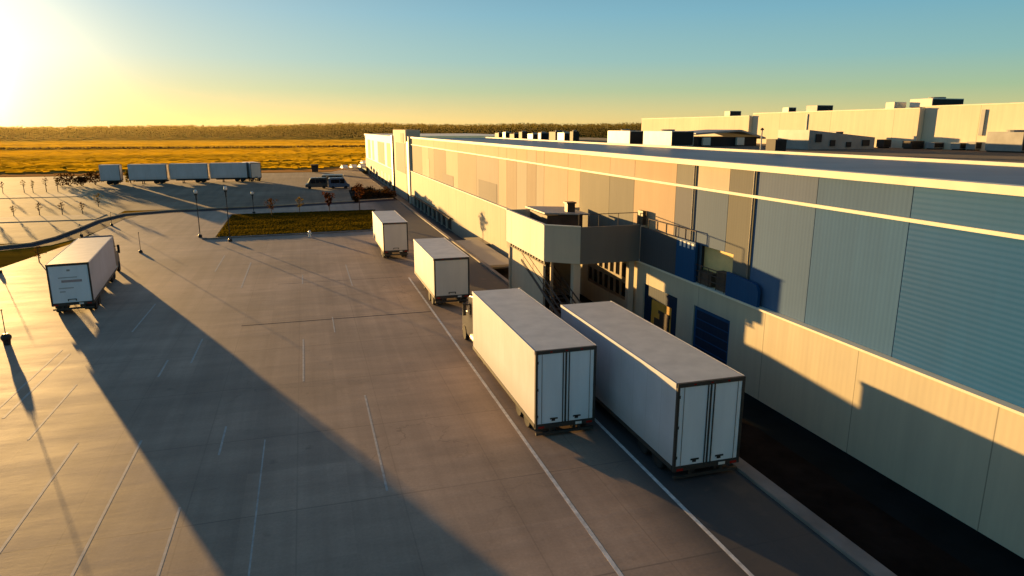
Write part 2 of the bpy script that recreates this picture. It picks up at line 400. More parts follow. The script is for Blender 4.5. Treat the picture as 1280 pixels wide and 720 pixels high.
# grass island
isl = [(-11.3,92.2),(8.0,93.4),(10.8,116.5),(-11.5,116.5)]
struct(MB().prism(isl, -.05, .13).build('island_turf', M['island']))
struct(kerb_path([(-12.9,91.7),(8.3,92.95)], -.2, .2, -.05, .15).build('kerb', M['kerb']))
struct(kerb_path([(10.9,116.8),(-11.8,116.8),(-11.55,92.1)], -.15, .15, -.05, .15).build('kerb', M['kerb']))
rnd = random.Random(3)
gb = MB()
for i in range(26000):
    u, v = rnd.random(), rnd.random()
    x0 = -11.3 + (-.2)*v; x1 = 8.0 + 2.8*v
    x = x0+(x1-x0)*u; y = 92.4 + 24*v - .2 + u*1.0*(1-v)
    hgt = rnd.uniform(.07,.15)*(1.0 + .6*noise.noise(Vector((x*.3,y*.3,0))))
    a = rnd.uniform(0,3.14); dx, dy = math.cos(a)*.09, math.sin(a)*.09
    gb.add([(x-dx,y-dy,.12),(x+dx,y+dy,.12),(x+dx*.3+rnd.uniform(-.06,.06),y+dy*.3,.12+hgt),(x-dx*.5,y-dy*.5,.12+hgt*.8)], [(0,1,2,3)])
tag(gb.build('grass', M['blade'], recalc=False), 'olive grass growing on the kerbed island beyond the yard', 'grass', kind='stuff')

# painted lines
mk = MB()
for x, y0, y1, wd in ((8.55,-2,62,.15),(12.42,-2,36,.15)):
    mk.box(x-wd/2, x+wd/2, y0, y1, .0005, .004)
struct(mk.build('lane_marking', M['paint']))
fd = MB()
for x, y0, y1, wd in ((-10.4,22,32,.10),(-7.75,20,31.5,.10),(-.85,37,45,.10),(-14.6,36,46,.12),(-15.3,36,47,.10),(-12.6,33,40,.09),(-5.2,19,25,.09),
                      (-8.6,40,43,.10),(-7.2,42,47,.10),(-4.3,29,32,.09),(2.2,24,34,.09),(-9.0,70,79,.12),(-6.0,62,74,.12),(-.9,62,66,.1),(3.3,60,70,.1),(-2.5,20,30,.06),(1.2,46,50,.08),(-12,50,58,.1)):
    fd.box(x-wd/2, x+wd/2, y0, y1, .0005, .0035)
struct(fd.build('faded_marking', M['faded']))
sm = MB()
for (x0,x1,y,w_) in ((-5,8.4,49.4,.14),(-3,8,62.5,.06)): sm.box(x0,x1,y,y+w_,.0005,.003)
struct(sm.build('pavement_seam', M['asphalt']))

# ------------------------------------------------------------------ far wood and hedge
fo = MB(); rnd = random.Random(11)
for i in range(13000):
    az = R(rnd.uniform(-60, 62)); d = rnd.uniform(1000, 1500)
    x, y = math.sin(az)*d, math.cos(az)*d
    prof = 12.0 + 2.0*noise.noise(Vector((az*7, 0, 0))) + 1.0*noise.noise(Vector((az*40, 3, 0))) + 4.5*max(0,min(1,(math.degrees(az)+14)/18))
    hh = prof*rnd.uniform(.86,1.0)*d/1000
    r = rnd.uniform(5,9)
    for k in range(24):
        t = rnd.random(); ph = rnd.uniform(0,6.28); rr = r*math.sqrt(rnd.random())*(1-.55*t)
        fo.leaf((x+rr*math.cos(ph), y+rr*math.sin(ph), 1+t*(hh-1)), 1.3, rnd)
tag(fo.build('woodland', M['forest'], recalc=False), 'dark green wood along the horizon beyond the golden fields', 'woodland', kind='stuff')
fg = MB(); y = 250.0
while y < 880:
    x = -y*1.15
    while x < y*.62:
        if not (x > 14 and y < 262) and noise.noise(Vector((x*.004, y*.022, 5))) > -.42:
            wd = rnd.uniform(3,8)*(y/350); hh = rnd.uniform(.4,.6)*(1+.3*noise.noise(Vector((x*.004,y*.03,9))))
            a = rnd.uniform(-.5,.5); dx, dy = math.cos(a)*wd/2, math.sin(a)*wd/2; yy = y+rnd.uniform(-3,3)
            fg.add([(x-dx,yy-dy,-.03),(x+dx,yy+dy,-.03),(x+dx*.9,yy+dy*.9,hh),(x-dx*.9,yy-dy*.9,hh*rnd.uniform(.7,1))], [(0,1,2,3)])
        x += rnd.uniform(3,6)*(y/350)*.75
    y += 5.5*(y/350)
tag(fg.build('tall_grass', M['fieldblade'], recalc=False), 'golden backlit tall grass covering the field beyond the lots', 'grass', kind='stuff')
hb = MB()
for i in range(1500):
    x = rnd.uniform(-190, 60); y = 505 + 10*noise.noise(Vector((x*.01,0,0))) + rnd.uniform(-2,2)
    hb.leaf((x,y,rnd.uniform(.1,1.3)), .9, rnd)
tag(hb.build('hedgerow', M['bush'], recalc=False), 'thin dark hedgerow crossing the golden field', 'hedge', kind='stuff')

hz, hnt, hb_ = newmat('haze'); hnt.nodes.remove(hb_)
vs_ = N(hnt, 'ShaderNodeVolumeScatter'); vs_.inputs['Density'].default_value = .00005; vs_.inputs['Anisotropy'].default_value = .62
vs_.inputs['Color'].default_value = (1,.80,.35,1); L(hnt, vs_.outputs[0], hnt.nodes['Material Output'].inputs['Volume'])
struct(MB().box(-1500,1100,264,1500,-.02,30).build('haze', hz))
# ------------------------------------------------------------------ trees, shrubs
def make_tree(name, h, cr, c0, seed, leaf, nleaf=260, lsize=.16, shape='round'):
    rnd = random.Random(seed)
    root = empty(name, (0,0,0))
    t = MB(); tips = []
    bend = rnd.uniform(-.04,.04)*h
    t.cyl((0,0,-.05), (bend*.5,0,h*.5), .03*h**.5+.025, .024*h**.5+.012, 7)
    t.cyl((bend*.5,0,h*.5), (bend,0,h*.93), .024*h**.5+.012, .012, 6)
    for k in range(9):
        z = h*(c0 + (.92-c0)*k/9); a = k*2.4+rnd.uniform(-.4,.4)
        f = {'round': math.sin(math.pi*(.15+.8*(k/9))), 'cone': .25+.75*(k/9), 'spire': 1-.8*(k/9)}[shape]
        ln = cr*f*rnd.uniform(.75,1.1)
        p0 = Vector((bend*z/h,0,z)); p1 = p0 + Vector((math.cos(a)*ln, math.sin(a)*ln, ln*.55))
        t.cyl(p0, p1, .03, .008, 5); tips += [(p0.lerp(p1,.55), ln*.5), (p1, ln*.42)]
    tips.append((Vector((bend,0,h*.95)), cr*.35))
    t.build('trunk', M['bark'], root)
    c = MB()
    for i in range(nleaf):
        p, r = tips[rnd.randrange(len(tips))]
        q = Vector((rnd.gauss(0,1), rnd.gauss(0,1), rnd.gauss(0,1)))*max(r,.12)*.55
        c.leaf(p+q, lsize, rnd)
    c.build('crown', leaf, root, recalc=False)
    return root
def place(o, x, y, rz, s=1, z=0): o.location = (x,y,z); o.rotation_euler = (0,0,rz); o.scale = (s,s,s); return o

t = place(make_tree('young_tree', 3.0, .75, .45, 1, M['leaf_dark'], 150, .14), -5.4, 111.5, .3)
tag(t, 'thin bare young tree, leftmost of the row behind the grass island', 'tree', 'young trees behind the grass island')
t = place(make_tree('young_tree', 2.9, .6, .4, 2, M['leaf_green'], 120, .13), -1.3, 114.2, 1.3)
tag(t, 'sparse greenish young tree, second from left behind the grass island', 'tree', 'young trees behind the grass island')
t = place(make_tree('young_tree', 3.3, .85, .42, 3, M['leaf_red'], 520, .16, 'cone'), 3.3, 113.3, 2.0)
tag(t, 'dense dark red cone shaped tree behind the middle of the grass island', 'tree', 'young trees behind the grass island')
t = place(make_tree('young_tree', 4.9, .8, .5, 4, M['leaf_red'], 260, .17), 8.2, 115.2, .9)
tag(t, 'tallest brown young tree at the right end of the grass island', 'tree', 'young trees behind the grass island')

def lab_row(xs, y, protos, lab, group, jit=.6):
    for i, x in enumerate(xs):
        p = protos[i % len(protos)]
        o = p['o'] if not p['used'] else copy_tree(p['o'])
        p['used'] = True
        place(o, x, y+rnd.uniform(-jit,jit), rnd.uniform(0,6), rnd.uniform(.85,1.2))
        tag(o, lab[i] if isinstance(lab, list) else lab, 'tree', group)
pa = [dict(o=make_tree('sapling', 1.9, .42, .35, 20+k, M['leaf_dark'], 120, .09), used=False) for k in range(3)]
lab_row([-47.5,-44.5,-41,-37.8,-35.0], 126.0, pa, [
    'small dark sapling at the left edge, front row of the tan lot', 'small dark sapling second from left in front row of tan lot',
    'small dark sapling in the middle of front row of tan lot', 'small dark sapling second from right in front row of tan lot',
    'small dark sapling at the right end of front row of tan lot'], 'saplings in the front row of the tan lot')
pb = [dict(o=make_tree('sapling', 2.9, .5, .4, 30+k, M['leaf_green' if k else 'leaf_dark'], 80, .12), used=False) for k in range(3)]
lab_row([-62,-58.2,-56.3,-54.0,-51.8], 171, pb, [
    'thin sapling leftmost in the back row of the tan lot', 'thin sapling second from left in back row of tan lot',
    'thin sapling third from left in back row of tan lot', 'thin sapling fourth from left in back row of tan lot',
    'thin sapling rightmost in the back row near the dark bushes'], 'saplings in the back row of the tan lot')
t = place(make_tree('sapling', 2.3, .7, .3, 41, M['leaf_green'], 90, .14), -35.4, 136.5, 0)
tag(t, 'lone sapling at the tip of the tan lot by the road bend', 'tree')
t = place(make_tree('sapling', 1.7, .55, .25, 42, M['leaf_dark'], 60, .12), -27.0, 80.5, 0)
tag(t, 'staked bare sapling left of the lone white truck', 'tree')

def bush(name, r, h, seed, mat, n=420, size=.26):
    rnd = random.Random(seed); b = MB()
    lobes = [(rnd.uniform(-.5,.5)*r, rnd.uniform(-.5,.5)*r, rnd.uniform(.3,.7)*h, rnd.uniform(.4,.65)) for _ in range(7)]
    for i in range(n):
        lx, ly, lz, lr = lobes[i%7]
        v = Vector((rnd.gauss(0,1),rnd.gauss(0,1),rnd.gauss(0,1))).normalized()*rnd.uniform(.6,1)
        b.leaf((lx+v.x*lr*r, ly+v.y*lr*r, max(.05, lz+v.z*lr*h*.6)), size, rnd)
    for k in range(4): b.cyl((0,0,-.1),(lobes[k][0],lobes[k][1],lobes[k][2]), .06, .02, 5)
    return b.build(name, mat, recalc=False)
bl = [(-54.6,189,3.4,3.6,'large brown bush at the left end of the trailer row'),(-51.6,187.5,2.6,2.6,'brown bush right of the largest bush by the trailer row'),
      (-49.4,190.5,2.8,3.4,'dark bush beside the first short white trailer'),(-42.0,192.6,1.6,3.6,'olive brown bush between short trailer and long trailers')]
for i, (x,y,r,h,lb) in enumerate(bl):
    o = bush('bush', r, h, 60+i, M['leaf_green'] if i == 3 else M['bush']); o.location = (x,y,0); tag(o, lb, 'bush', 'bushes by the trailer row')
hs = [(9.0,131,1.1,1.2),(10.8,136,1.5,1.5),(12.2,139.5,1.6,1.7),(13.8,137,1.8,2.0),(15.2,141,1.6,2.3),(12.5,146,1.8,1.7),(15.8,136.2,1.3,1.7),(10.6,151,1.8,1.4)]
for i, (x,y,r,h) in enumerate(hs):
    o = bush('shrub', r, h, 80+i, M['bush'], 320, .2); o.location = (x,y,0)
    tag(o, ['low dark shrub at the left end of the bed','small dark shrub second in the bed near the far block','dark brown shrub in the middle of the shrub bed','rounded dark shrub beside the far block',
            'tallest dark shrub against the far dock','dark shrub at the back of the bed','dark shrub nearest the main building corner','flat dark shrub farthest back in the bed'][i], 'shrub', 'shrubs by the far dock')
struct(MB().sheet([(8,128.6),(16.8,133.4),(16.8,158),(9,158)], .004).build('planting_bed', M['soil']))

# ------------------------------------------------------------------ main warehouse
XW, XU = 21.3, 21.62
def wall_openings(b, x0, x1, y0, y1, z0, z1, ops):
    ys = sorted({y0,y1,*[o[0] for o in ops],*[o[1] for o in ops]})
    for a, c in zip(ys, ys[1:]):
        hit = [o for o in ops if o[0] <= a+1e-6 and o[1] >= c-1e-6]
        z = z0
        for o in sorted(hit, key=lambda o: o[2]):
            if o[2] > z: b.box(x0,x1,a,c,z,o[2])
            z = o[3]
        if z < z1: b.box(x0,x1,a,c,z,z1)
    return b
WH = empty('warehouse', (XW,60,0)); OFF = Matrix.Translation((-XW,-60,0))
tag(WH, 'long cream and teal panelled warehouse with flat roof filling the right side', 'warehouse')
def wp(b, name, mat, parent=None, **k):      # a part given in world coordinates
    if parent is None or parent is WH: b.v = [(x-XW, y-60, z) for x,y,z in b.v]; return b.build(name, mat, WH, **k)
    b.v = [(x-XW, y-60, z) for x,y,z in b.v]; return b.build(name, mat, parent, **k)
ops = [(30.4,34.0,.05,3.42),(35.9,40.3,.05,3.36),(42.0,50.0,1.45,4.3)]
docks = [104.2+4.25*k for k in range(9)]
ops += [(y,y+3.1,-2.15,-.25) for y in docks]
lw = wp(wall_openings(MB(), XW, XW+.28, -40, 146, -2.4, 4.62, ops), 'lower_wall', M['cream'])
wp(wall_openings(MB(), XW+.45, XW+.6, -40, 145.9, -2.4, 11.4, [(30.98,34.22,4.74,6.94)]), 'backing_wall', M['backing'])
y = -40
ledge = MB()
ledge.box(XW-.07, XW+.34, -40, 146.05, 4.622, 4.72)
wp(ledge, 'ledge', M['trim'])
rail = MB().box(XU-.16, XU-.002, -40, 146, 10.079, 10.22); wp(rail, 'trim_rail', M['trim'])
wp(MB().box(XU-.22, XU+.35, -40, 146.1, 11.42, 11.72), 'parapet', M['trim'])
wp(MB().box(XU+.36, 37.7, -40, 146, 11.2, 11.42), 'roof', M['roofblue'])
wp(MB().box(37.72, 38.15, -40, 146, 11.2, 11.62), 'roof_kerb', M['trim'])
wp(MB().box(38.17, 62, -40, 146, 11.15, 11.40), 'roof_field', M['roofbrown'])
wp(MB().box(XW+.62, 62, 145.6, 145.98, -2.3, 11.15), 'end_wall', M['cream'])
# end pier
wp(MB().box(XW-.25, XW+.62, 146.11, 147.3, -2.3, 11.75), 'corner_pier', M['trim'])
def lin(r,g,b):
    f = lambda c: ((c/255+.055)/1.055)**2.4 if c > 10 else c/3294.6
    return (f(r),f(g),f(b))
# upper panels, far to near: (far y, near y, colour, colour above the rail)
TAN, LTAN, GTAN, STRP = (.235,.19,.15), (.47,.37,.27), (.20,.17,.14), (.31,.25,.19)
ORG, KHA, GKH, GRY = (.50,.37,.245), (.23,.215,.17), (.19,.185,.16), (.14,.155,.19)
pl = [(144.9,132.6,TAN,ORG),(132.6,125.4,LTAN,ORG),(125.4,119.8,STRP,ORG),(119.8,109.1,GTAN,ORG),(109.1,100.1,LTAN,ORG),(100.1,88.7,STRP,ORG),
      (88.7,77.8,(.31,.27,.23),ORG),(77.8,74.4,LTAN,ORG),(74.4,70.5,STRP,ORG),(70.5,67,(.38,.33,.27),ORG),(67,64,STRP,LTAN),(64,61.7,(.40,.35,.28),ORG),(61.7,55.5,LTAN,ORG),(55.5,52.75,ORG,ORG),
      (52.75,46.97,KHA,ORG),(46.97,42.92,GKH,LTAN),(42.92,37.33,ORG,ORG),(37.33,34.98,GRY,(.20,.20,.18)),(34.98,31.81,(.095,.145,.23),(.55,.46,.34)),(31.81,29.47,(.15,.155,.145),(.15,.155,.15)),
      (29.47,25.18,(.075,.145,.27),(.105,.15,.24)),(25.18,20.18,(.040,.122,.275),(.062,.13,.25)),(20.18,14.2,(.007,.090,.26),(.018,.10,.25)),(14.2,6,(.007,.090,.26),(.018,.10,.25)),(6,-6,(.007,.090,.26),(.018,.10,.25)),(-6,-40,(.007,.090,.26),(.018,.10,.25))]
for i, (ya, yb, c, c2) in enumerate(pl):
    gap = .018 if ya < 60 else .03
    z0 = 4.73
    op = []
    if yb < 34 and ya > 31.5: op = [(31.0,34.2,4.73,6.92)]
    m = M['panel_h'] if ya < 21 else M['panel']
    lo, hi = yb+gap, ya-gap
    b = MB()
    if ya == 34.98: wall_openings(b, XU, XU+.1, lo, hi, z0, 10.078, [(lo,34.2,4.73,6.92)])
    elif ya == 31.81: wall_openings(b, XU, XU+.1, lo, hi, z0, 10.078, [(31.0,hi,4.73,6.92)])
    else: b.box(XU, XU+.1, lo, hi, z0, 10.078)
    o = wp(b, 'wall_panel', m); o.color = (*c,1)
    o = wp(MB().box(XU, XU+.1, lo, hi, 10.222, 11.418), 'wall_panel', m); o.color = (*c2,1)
# small darker and paler patch panels in the far part of the upper wall
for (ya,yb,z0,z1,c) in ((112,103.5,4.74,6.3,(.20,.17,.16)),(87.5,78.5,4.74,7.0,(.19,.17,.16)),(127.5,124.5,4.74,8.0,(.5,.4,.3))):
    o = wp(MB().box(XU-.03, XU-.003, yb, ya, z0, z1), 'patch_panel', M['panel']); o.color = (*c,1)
# downpipes and brackets
for yy in (29.6, 35.2):
    wp(MB().cyl((XU-.07,yy,4.75),(XU-.07,yy,11.4),.05,n=8), 'downpipe', M['steel'])

# parapet along the walkway
def pan(y0,y1,z0,z1,mat,name='walkway_parapet', x=XW-.02, t=.16): return wp(MB().box(x,x+t,y0,y1,z0,z1), name, mat)
pan(36.35,41.0,4.724,7.05,M['charcoal'])
pan(34.2,36.33,4.724,7.05,M['blue'])
bp = MB()   # low blue panel with rounded near end
poly = [(31.0,4.724),(31.0,6.0)] + [(28.7+.45*math.cos(a), 5.42+.45*math.sin(a)) for a in [R(90+15*k) for k in range(7)]] + [(28.25,4.724)]
bp.sweepx(poly, XW-.02, XW+.14); wp(bp, 'walkway_parapet', M['blue'])
for k in range(4):
    wp(MB().box(XW-.03, XW-.0205, 34.4+k*.45, 34.62+k*.45, 6.62, 6.95), 'marker_plate', M['white'])
# alcove behind the opening
al = MB()
al.box(21.92,22.0,30.7,34.5,4.6,7.04); al.box(XU+.101,21.919,30.98,34.22,6.941,7.04); al.box(XU+.101,21.919,30.98,34.22,4.6,4.739)
alo = wp(al, 'alcove', M['sunlit_buff'])
# dark gap cut in backing is behind the alcove: a shallow board with sunlight in its colour instead
ar = MB()
for z in (5.1,5.45,5.8): ar.cyl((XW+.1,31.0,z),(XW+.1,34.2,z),.03,n=6)
for y in (31.3,32.1,32.9,33.7): ar.cyl((XW+.1,y,4.72),(XW+.1,y,5.82),.025,n=6)
wp(ar, 'railing', M['rust'], alo)
bx = MB(); bx.box(21.5,21.9,31.1,32.2,4.745,5.8); bx.box(21.45,21.88,32.7,34.0,4.745,5.5); wp(bx, 'stored_case', M['rust'], alo)

# dock doors and shop front on the near wall
d = wp(MB().box(XW+.10,XW+.16,30.41,33.99,.06,3.41), 'dock_door', M['navy'])
wp(wall_openings(MB(), XW+.07, XW+.10, 30.42,33.98,.06,3.4,[(30.6,33.8,.5+.55*k,.5+.55*k+.5) for k in range(5)]), 'door_slat', M['blue'], d)
d = wp(wall_openings(MB(), XW+.10,XW+.16,35.91,40.29,.06,3.35,[(36.7,39.4,.6,2.5)]), 'entrance_door', M['navy'])
wp(MB().box(XW+.17,XW+.2,36.5,39.6,.5,2.6), 'backboard', M['gold'], d)
sh = MB(); sh.box(XW+.11,XW+.165,37.0,38.2,.6,1.75); sh.box(XW+.12,XW+.16,38.2,38.9,.6,1.35); sh.box(XW+.12,XW+.16,36.9,38.4,1.75,1.95); wp(sh, 'door_hardware', M['rust'], d)
# glazing grid under the canopy
for r in range(2):
    for k in range(8):
        y0 = 42.02+k*.9975; z0 = 1.47 + r*1.42
        fr = wp(wall_openings(MB(), XW+.05, XW+.14, y0, y0+.99, z0, z0+1.40, [(y0+.16,y0+.83,z0+.2,z0+1.22)]), 'window', M['winframe'])
        wp(MB().box(XW+.10,XW+.12,y0+.161,y0+.829,z0+.201,z0+1.219), 'pane', M['glass'], fr)
# far dock doors
for k, yd in enumerate(docks):
    dd = wp(MB().box(XW+.12,XW+.18,yd+.01,yd+3.09,-2.14,-.26), 'dock_door', M['black'])
    wp(MB().box(XW-.22,XW-.01,yd+3.11,yd+3.45,-2.2,-.1), 'bumper_post', M['trim'], dd)
wp(MB().box(XW-.5,XW-.01,103.5,142.6,-.22,-.08), 'dock_canopy', M['rust'])

# ------------------------------------------------------------------ canopy over the entrance
CP = [(14.98,42.6),(16.94,41.0),(21.24,41.0)]
ZB, ZT = 4.75, 7.2
deck = MB().prism([(15.12,42.7),(16.98,41.14),(21.26,41.14),(21.26,51.7),(15.12,51.7)], 4.76, 5.0)
can = wp(deck, 'canopy', M['grey'])
def fascia(p, q, mat, t=.13):
    p, q = Vector(p), Vector(q); dd = (q-p).normalized(); n = Vector((-dd.y,dd.x))*t
    b = MB().prism([tuple(p),tuple(q),tuple(q+n),tuple(p+n)], ZB, ZT)
    return wp(b, 'fascia', mat, can)
fascia((14.98,51.8),(14.98,42.62), M['white_panel'])
fascia((14.99,42.6),(16.93,41.01), M['grey'])
fascia((16.95,41.0),(21.22,41.0), M['darkgrey'])
fascia((21.22,51.85),(14.98,51.85), M['cream'])
cpb = MB(); cpb.prism([(14.93,42.57),(16.92,40.95),(17.0,41.16),(15.14,42.68)], 7.203, 7.26); cpb.box(14.93,15.14,42.7,51.8,7.203,7.26)
wp(cpb, 'coping', M['trim'], can)
for (x,y,r,mt) in ((16.85,41.55,.24,'grey'),(15.6,42.75,.09,'steel'),(15.25,51.4,.12,'grey'),(20.9,41.6,.2,'grey'),(18.0,51.3,.12,'steel')):
    wp(MB().box(x-r,x+r,y-r,y+r,.0,4.755), 'column', M[mt], can)
rb = MB()
def railing(b, pts, z0, zt, step=1.1, mids=1):
    for p, q in zip(pts, pts[1:]):
        p, q = Vector(p), Vector(q); n = max(1, int((q-p).length/step))
        for k in range(n+1):
            c = p.lerp(q, k/n); b.cyl((c.x,c.y,z0),(c.x,c.y,zt),.022,n=6)
        b.cyl((p.x,p.y,zt),(q.x,q.y,zt),.026,n=6)
        for m in range(mids):
            z = z0+(zt-z0)*(m+1)/(mids+1); b.cyl((p.x,p.y,z),(q.x,q.y,z),.02,n=6)
railing(rb, [(16.9,41.25),(21.1,41.25)], 7.15, 8.0, 1.4, 0)
railing(rb, [(21.32,41.2),(21.32,34.3)], 7.05, 7.7, 1.1, 0)
wp(rb, 'railing', M['rust'], can)
wp(MB().box(21.2,21.45,40.7,41.4,7.22,8.15), 'railing_gate', M['black'], can)
sh = MB(); sh.add([(16.4,46.6,7.42),(19.8,46.2,7.27),(19.8,51.2,7.27),(16.4,51.2,7.42),(16.4,46.6,7.52),(19.8,46.2,7.37),(19.8,51.2,7.37),(16.4,51.2,7.52)], [(0,3,2,1),(4,5,6,7),(0,1,5,4),(1,2,6,5),(2,3,7,6),(3,0,4,7)])
wp(sh, 'shelter_roof', M['unitgrey'], can)
wp(MB().box(16.7,19.5,46.9,50.9,5.001,7.26), 'shelter_body', M['rust'], can)
wp(MB().box(18.4,19.0,47.2,47.8,7.3,8.05).box(18.32,19.08,47.12,47.88,8.05,8.15), 'roof_vent', M['black'], can)
# stair running down under the canopy
stw = wp(MB().box(15.28,15.45,43.6,51.3,0.02,4.70), 'stair_wall', M['grey'], can)
st = MB()
for xx in (15.3,16.6):
    for dz in (0,.55,1.05):
        st.cyl((xx,48.5,4.35+dz-.6),(xx,36.2,.35+dz),.05 if dz else .12,n=6)
n = 18
for k in range(n):
    yy = 48.2-(48.2-36.4)*k/n; zz = 3.6-3.4*k/n; st.box(15.32,16.58,yy-.32,yy,zz-.05,zz)
for k in range(6):
    yy = 48-2.2*k; zz = 3.6-3.4*(48-yy)/11.8
    for xx in (15.3,16.6): st.cyl((xx,yy,zz),(xx,yy,zz+1.1),.035,n=6)
wp(st, 'stair', M['rust'], can)
wp(MB().box(15.5,21.1,51.4,51.55,.02,3.3), 'sun_block_wall', M['darkgrey'], can)  # wall added to keep the low sun off the glazing
br = MB()
for k in range(14):
    yy = 51.2-.62*k; br.box(15.14,15.3,yy-.2,yy,4.5,4.74)
br.box(15.16,15.22,42.8,51.3,4.38,4.46); wp(br, 'bracket_rail', M['rust'], can)
# raised dock slab between canopy and far dock
pf = MB().prism([(17.3,66.0),(20.2,66.0),(20.2,82.5),(17.3,82.5)], -.35, -.12)
pf.box(17.5,17.8,66.4,66.7,-1.6,-.35).box(19.7,20.0,66.4,66.7,-1.6,-.35)
wp(pf, 'dock_platform', M['grey'])
wp(MB().box(XW-2.2,XW-.01,80.6,86.0,-.55,-.40), 'dock_leveller', M['steel'])

# ------------------------------------------------------------------ far block in line with the warehouse
FB = empty('warehouse', (XW,200,0))
tag(FB, 'far cream block with taller corner tower beyond the long warehouse', 'warehouse')
def fp(b, name, mat, parent=None): b.v = [(x-XW,y-200,z) for x,y,z in b.v]; return b.build(name, mat, parent or FB)
fp(MB().box(XW,60,176.5,257,-2.3,3.05), 'lower_wall', M['cream'])
fp(MB().box(XW+.2,60,176.5,256.9,3.05,11.0), 'upper_wall', M['trim'])
fp(MB().box(XW-.1,60.1,176.4,257.1,11.0,11.5), 'parapet', M['trim'])
for ya,yb,c in ((247,238,(.36,.28,.20)),(232,226,(.55,.45,.33)),(214,196,(.26,.22,.17)),(190,179,(.62,.42,.22))):
    o = fp(MB().box(XW+.15,XW+.197,yb,ya,3.4,9.6), 'wall_panel', M['panel']); o.color = (*c,1)
tw = fp(MB().box(XW,24.5,152,173.5,-2.3,13.1), 'tower', M['cream'])
o = fp(MB().box(XW-.05,XW-.003,153.5,169,3.6,10.2), 'wall_panel', M['panel'], tw); o.color = (.24,.20,.17,1)
o = fp(MB().box(XW-.06,XW-.004,155,160,10.3,12.4), 'wall_panel', M['panel'], tw); o.color = (.4,.28,.2,1)
fp(MB().box(XW-.35,24.4,173.52,176.38,-2.3,11.7), 'dark_pier', M['black'])
fp(MB().box(XW+.1,33,147.6,151.9,-2.3,10.6), 'link_wall', M['black'])
for k in range(7):
    fp(MB().box(XW-.06,XW-.004,182+k*9,187+k*9,-1.6,1.4), 'dock_door', M['rust'])

# ------------------------------------------------------------------ building behind
B2 = empty('warehouse', (60,70,0))
tag(B2, 'tall windowless sand coloured building with stepped wall behind the warehouse roof', 'warehouse')
def b2(b, name, mat): b.v = [(x-60,y-70,z) for x,y,z in b.v]; return b.build(name, mat, B2)
M['sand'] = wall_mat('sand_wall', (.80,.68,.50), 9.4, .5, .8, .015)
b2(MB().box(61.6,110,-40,57.4,0,15.6), 'wall', M['sand']); b2(MB().box(61.55,62.0,-40,57.4,15.602,15.72), 'coping', M['trim'])
b2(MB().box(60.95,110,57.42,85.3,0,15.42), 'wall', M['sand']); b2(MB().box(60.9,61.35,57.43,85.2,15.422,15.54), 'coping', M['trim'])
b2(MB().box(60.4,110,85.32,118,0,15.1), 'wall', M['sand']); b2(MB().box(60.35,60.8,85.33,118,15.102,15.2), 'coping', M['trim'])
for y in (74,):
    b2(MB().box(60.85,60.94,y,y+.25,11.4,15.2), 'downpipe', M['unitgrey'])
b2(MB().box(61.47,61.59,50.6,51.0,12.8,15.2), 'downpipe', M['unitgrey'])

# ------------------------------------------------------------------ rooftop plant
def hvac(x0,x1,y0,y1,z0,h,lab,group='rooftop units on the warehouse roof', side='unit', end='louvre', fan=True):
    r = empty('rooftop_unit', ((x0+x1)/2,(y0+y1)/2,z0)); tag(r, lab, 'rooftop unit', group)
    a, b = (x1-x0)/2, (y1-y0)/2
    hs = MB().box(-a,a,-b,b,.1,h).build('housing', M[side], r, bevel=.02)
    MB().box(-a+.1,a-.1,-b+.1,b-.1,-.02,.1).build('base', M['black'], r)
    lv = MB()
    n = max(3,int(h/.16))
    lv.box(-a+.08,a-.08,-b-.02,-b-.004,.2,h-.08)
    for k in range(n):
        z = .2+(h-.28)*k/n; lv.box(-a+.08,a-.08,-b-.06,-b-.021,z,z+.03)
    lv.build('louvre', M[end], r)
    if fan and h > .9:
        MB().lathe([(min(a,b)*.55,0),(min(a,b)*.6,.16),(min(a,b)*.5,.18)], (0,0,h+.002), 'z', 16).build('fan_cowl', M['unitgrey'], r)
    return r
Z = 11.41
hvac(38.7,40.6,78.6,85.2,Z,1.75,'long cream rooftop unit, left of the two pale ones')
hvac(39.4,42.2,69.6,76.4,Z,1.75,'cream rooftop unit with dark end, right of the two pale ones')
hvac(38.4,39.5,50.3,51.6,Z,1.15,'small black box standing alone on the roof edge','rooftop units on the warehouse roof','louvre','louvre',False)
p = empty('vent_pipe', (38.5,52.4,Z)); tag(p, 'thin vent pipe with cap beside the lone black box', 'vent pipe')
MB().cyl((0,0,-.02),(0,0,1.9),.06).build('pipe', M['unit'], p); MB().lathe([(.13,1.9),(.16,1.97),(.05,2.1)],(0,0,0),'z',10).build('cap', M['black'], p)
rs = [(38.6,39.6,97.3,98.6,1.6,'louvre'),(38.6,40.2,101,104,1.4,'unit'),(39,41.5,106,109,1.5,'louvre'),(38.6,40,112,113.5,1.3,'unitgrey'),(38.8,40.5,117,120,1.1,'unit'),
      (38.7,40,123,125,1.4,'louvre'),(38.7,40.4,128,131,1.0,'louvre'),(38.7,39.9,134,136,1.3,'unit'),(38.7,40.2,139,142,1.1,'louvre')]
nm = ['black rooftop unit nearest in the far row along the roof kerb','pale rooftop unit second in the far row','wide black rooftop unit third in the far row','grey rooftop unit fourth in the far row',
      'pale low rooftop unit in the middle of the far row','black rooftop unit just beyond the row middle','low black rooftop unit, third from the far end','pale rooftop unit second from the far end','black rooftop unit at the far end of the roof']
for (x0,x1,y0,y1,h,s), lb in zip(rs, nm): hvac(x0,x1,y0,y1,Z,h,lb,'far row of rooftop units',s)
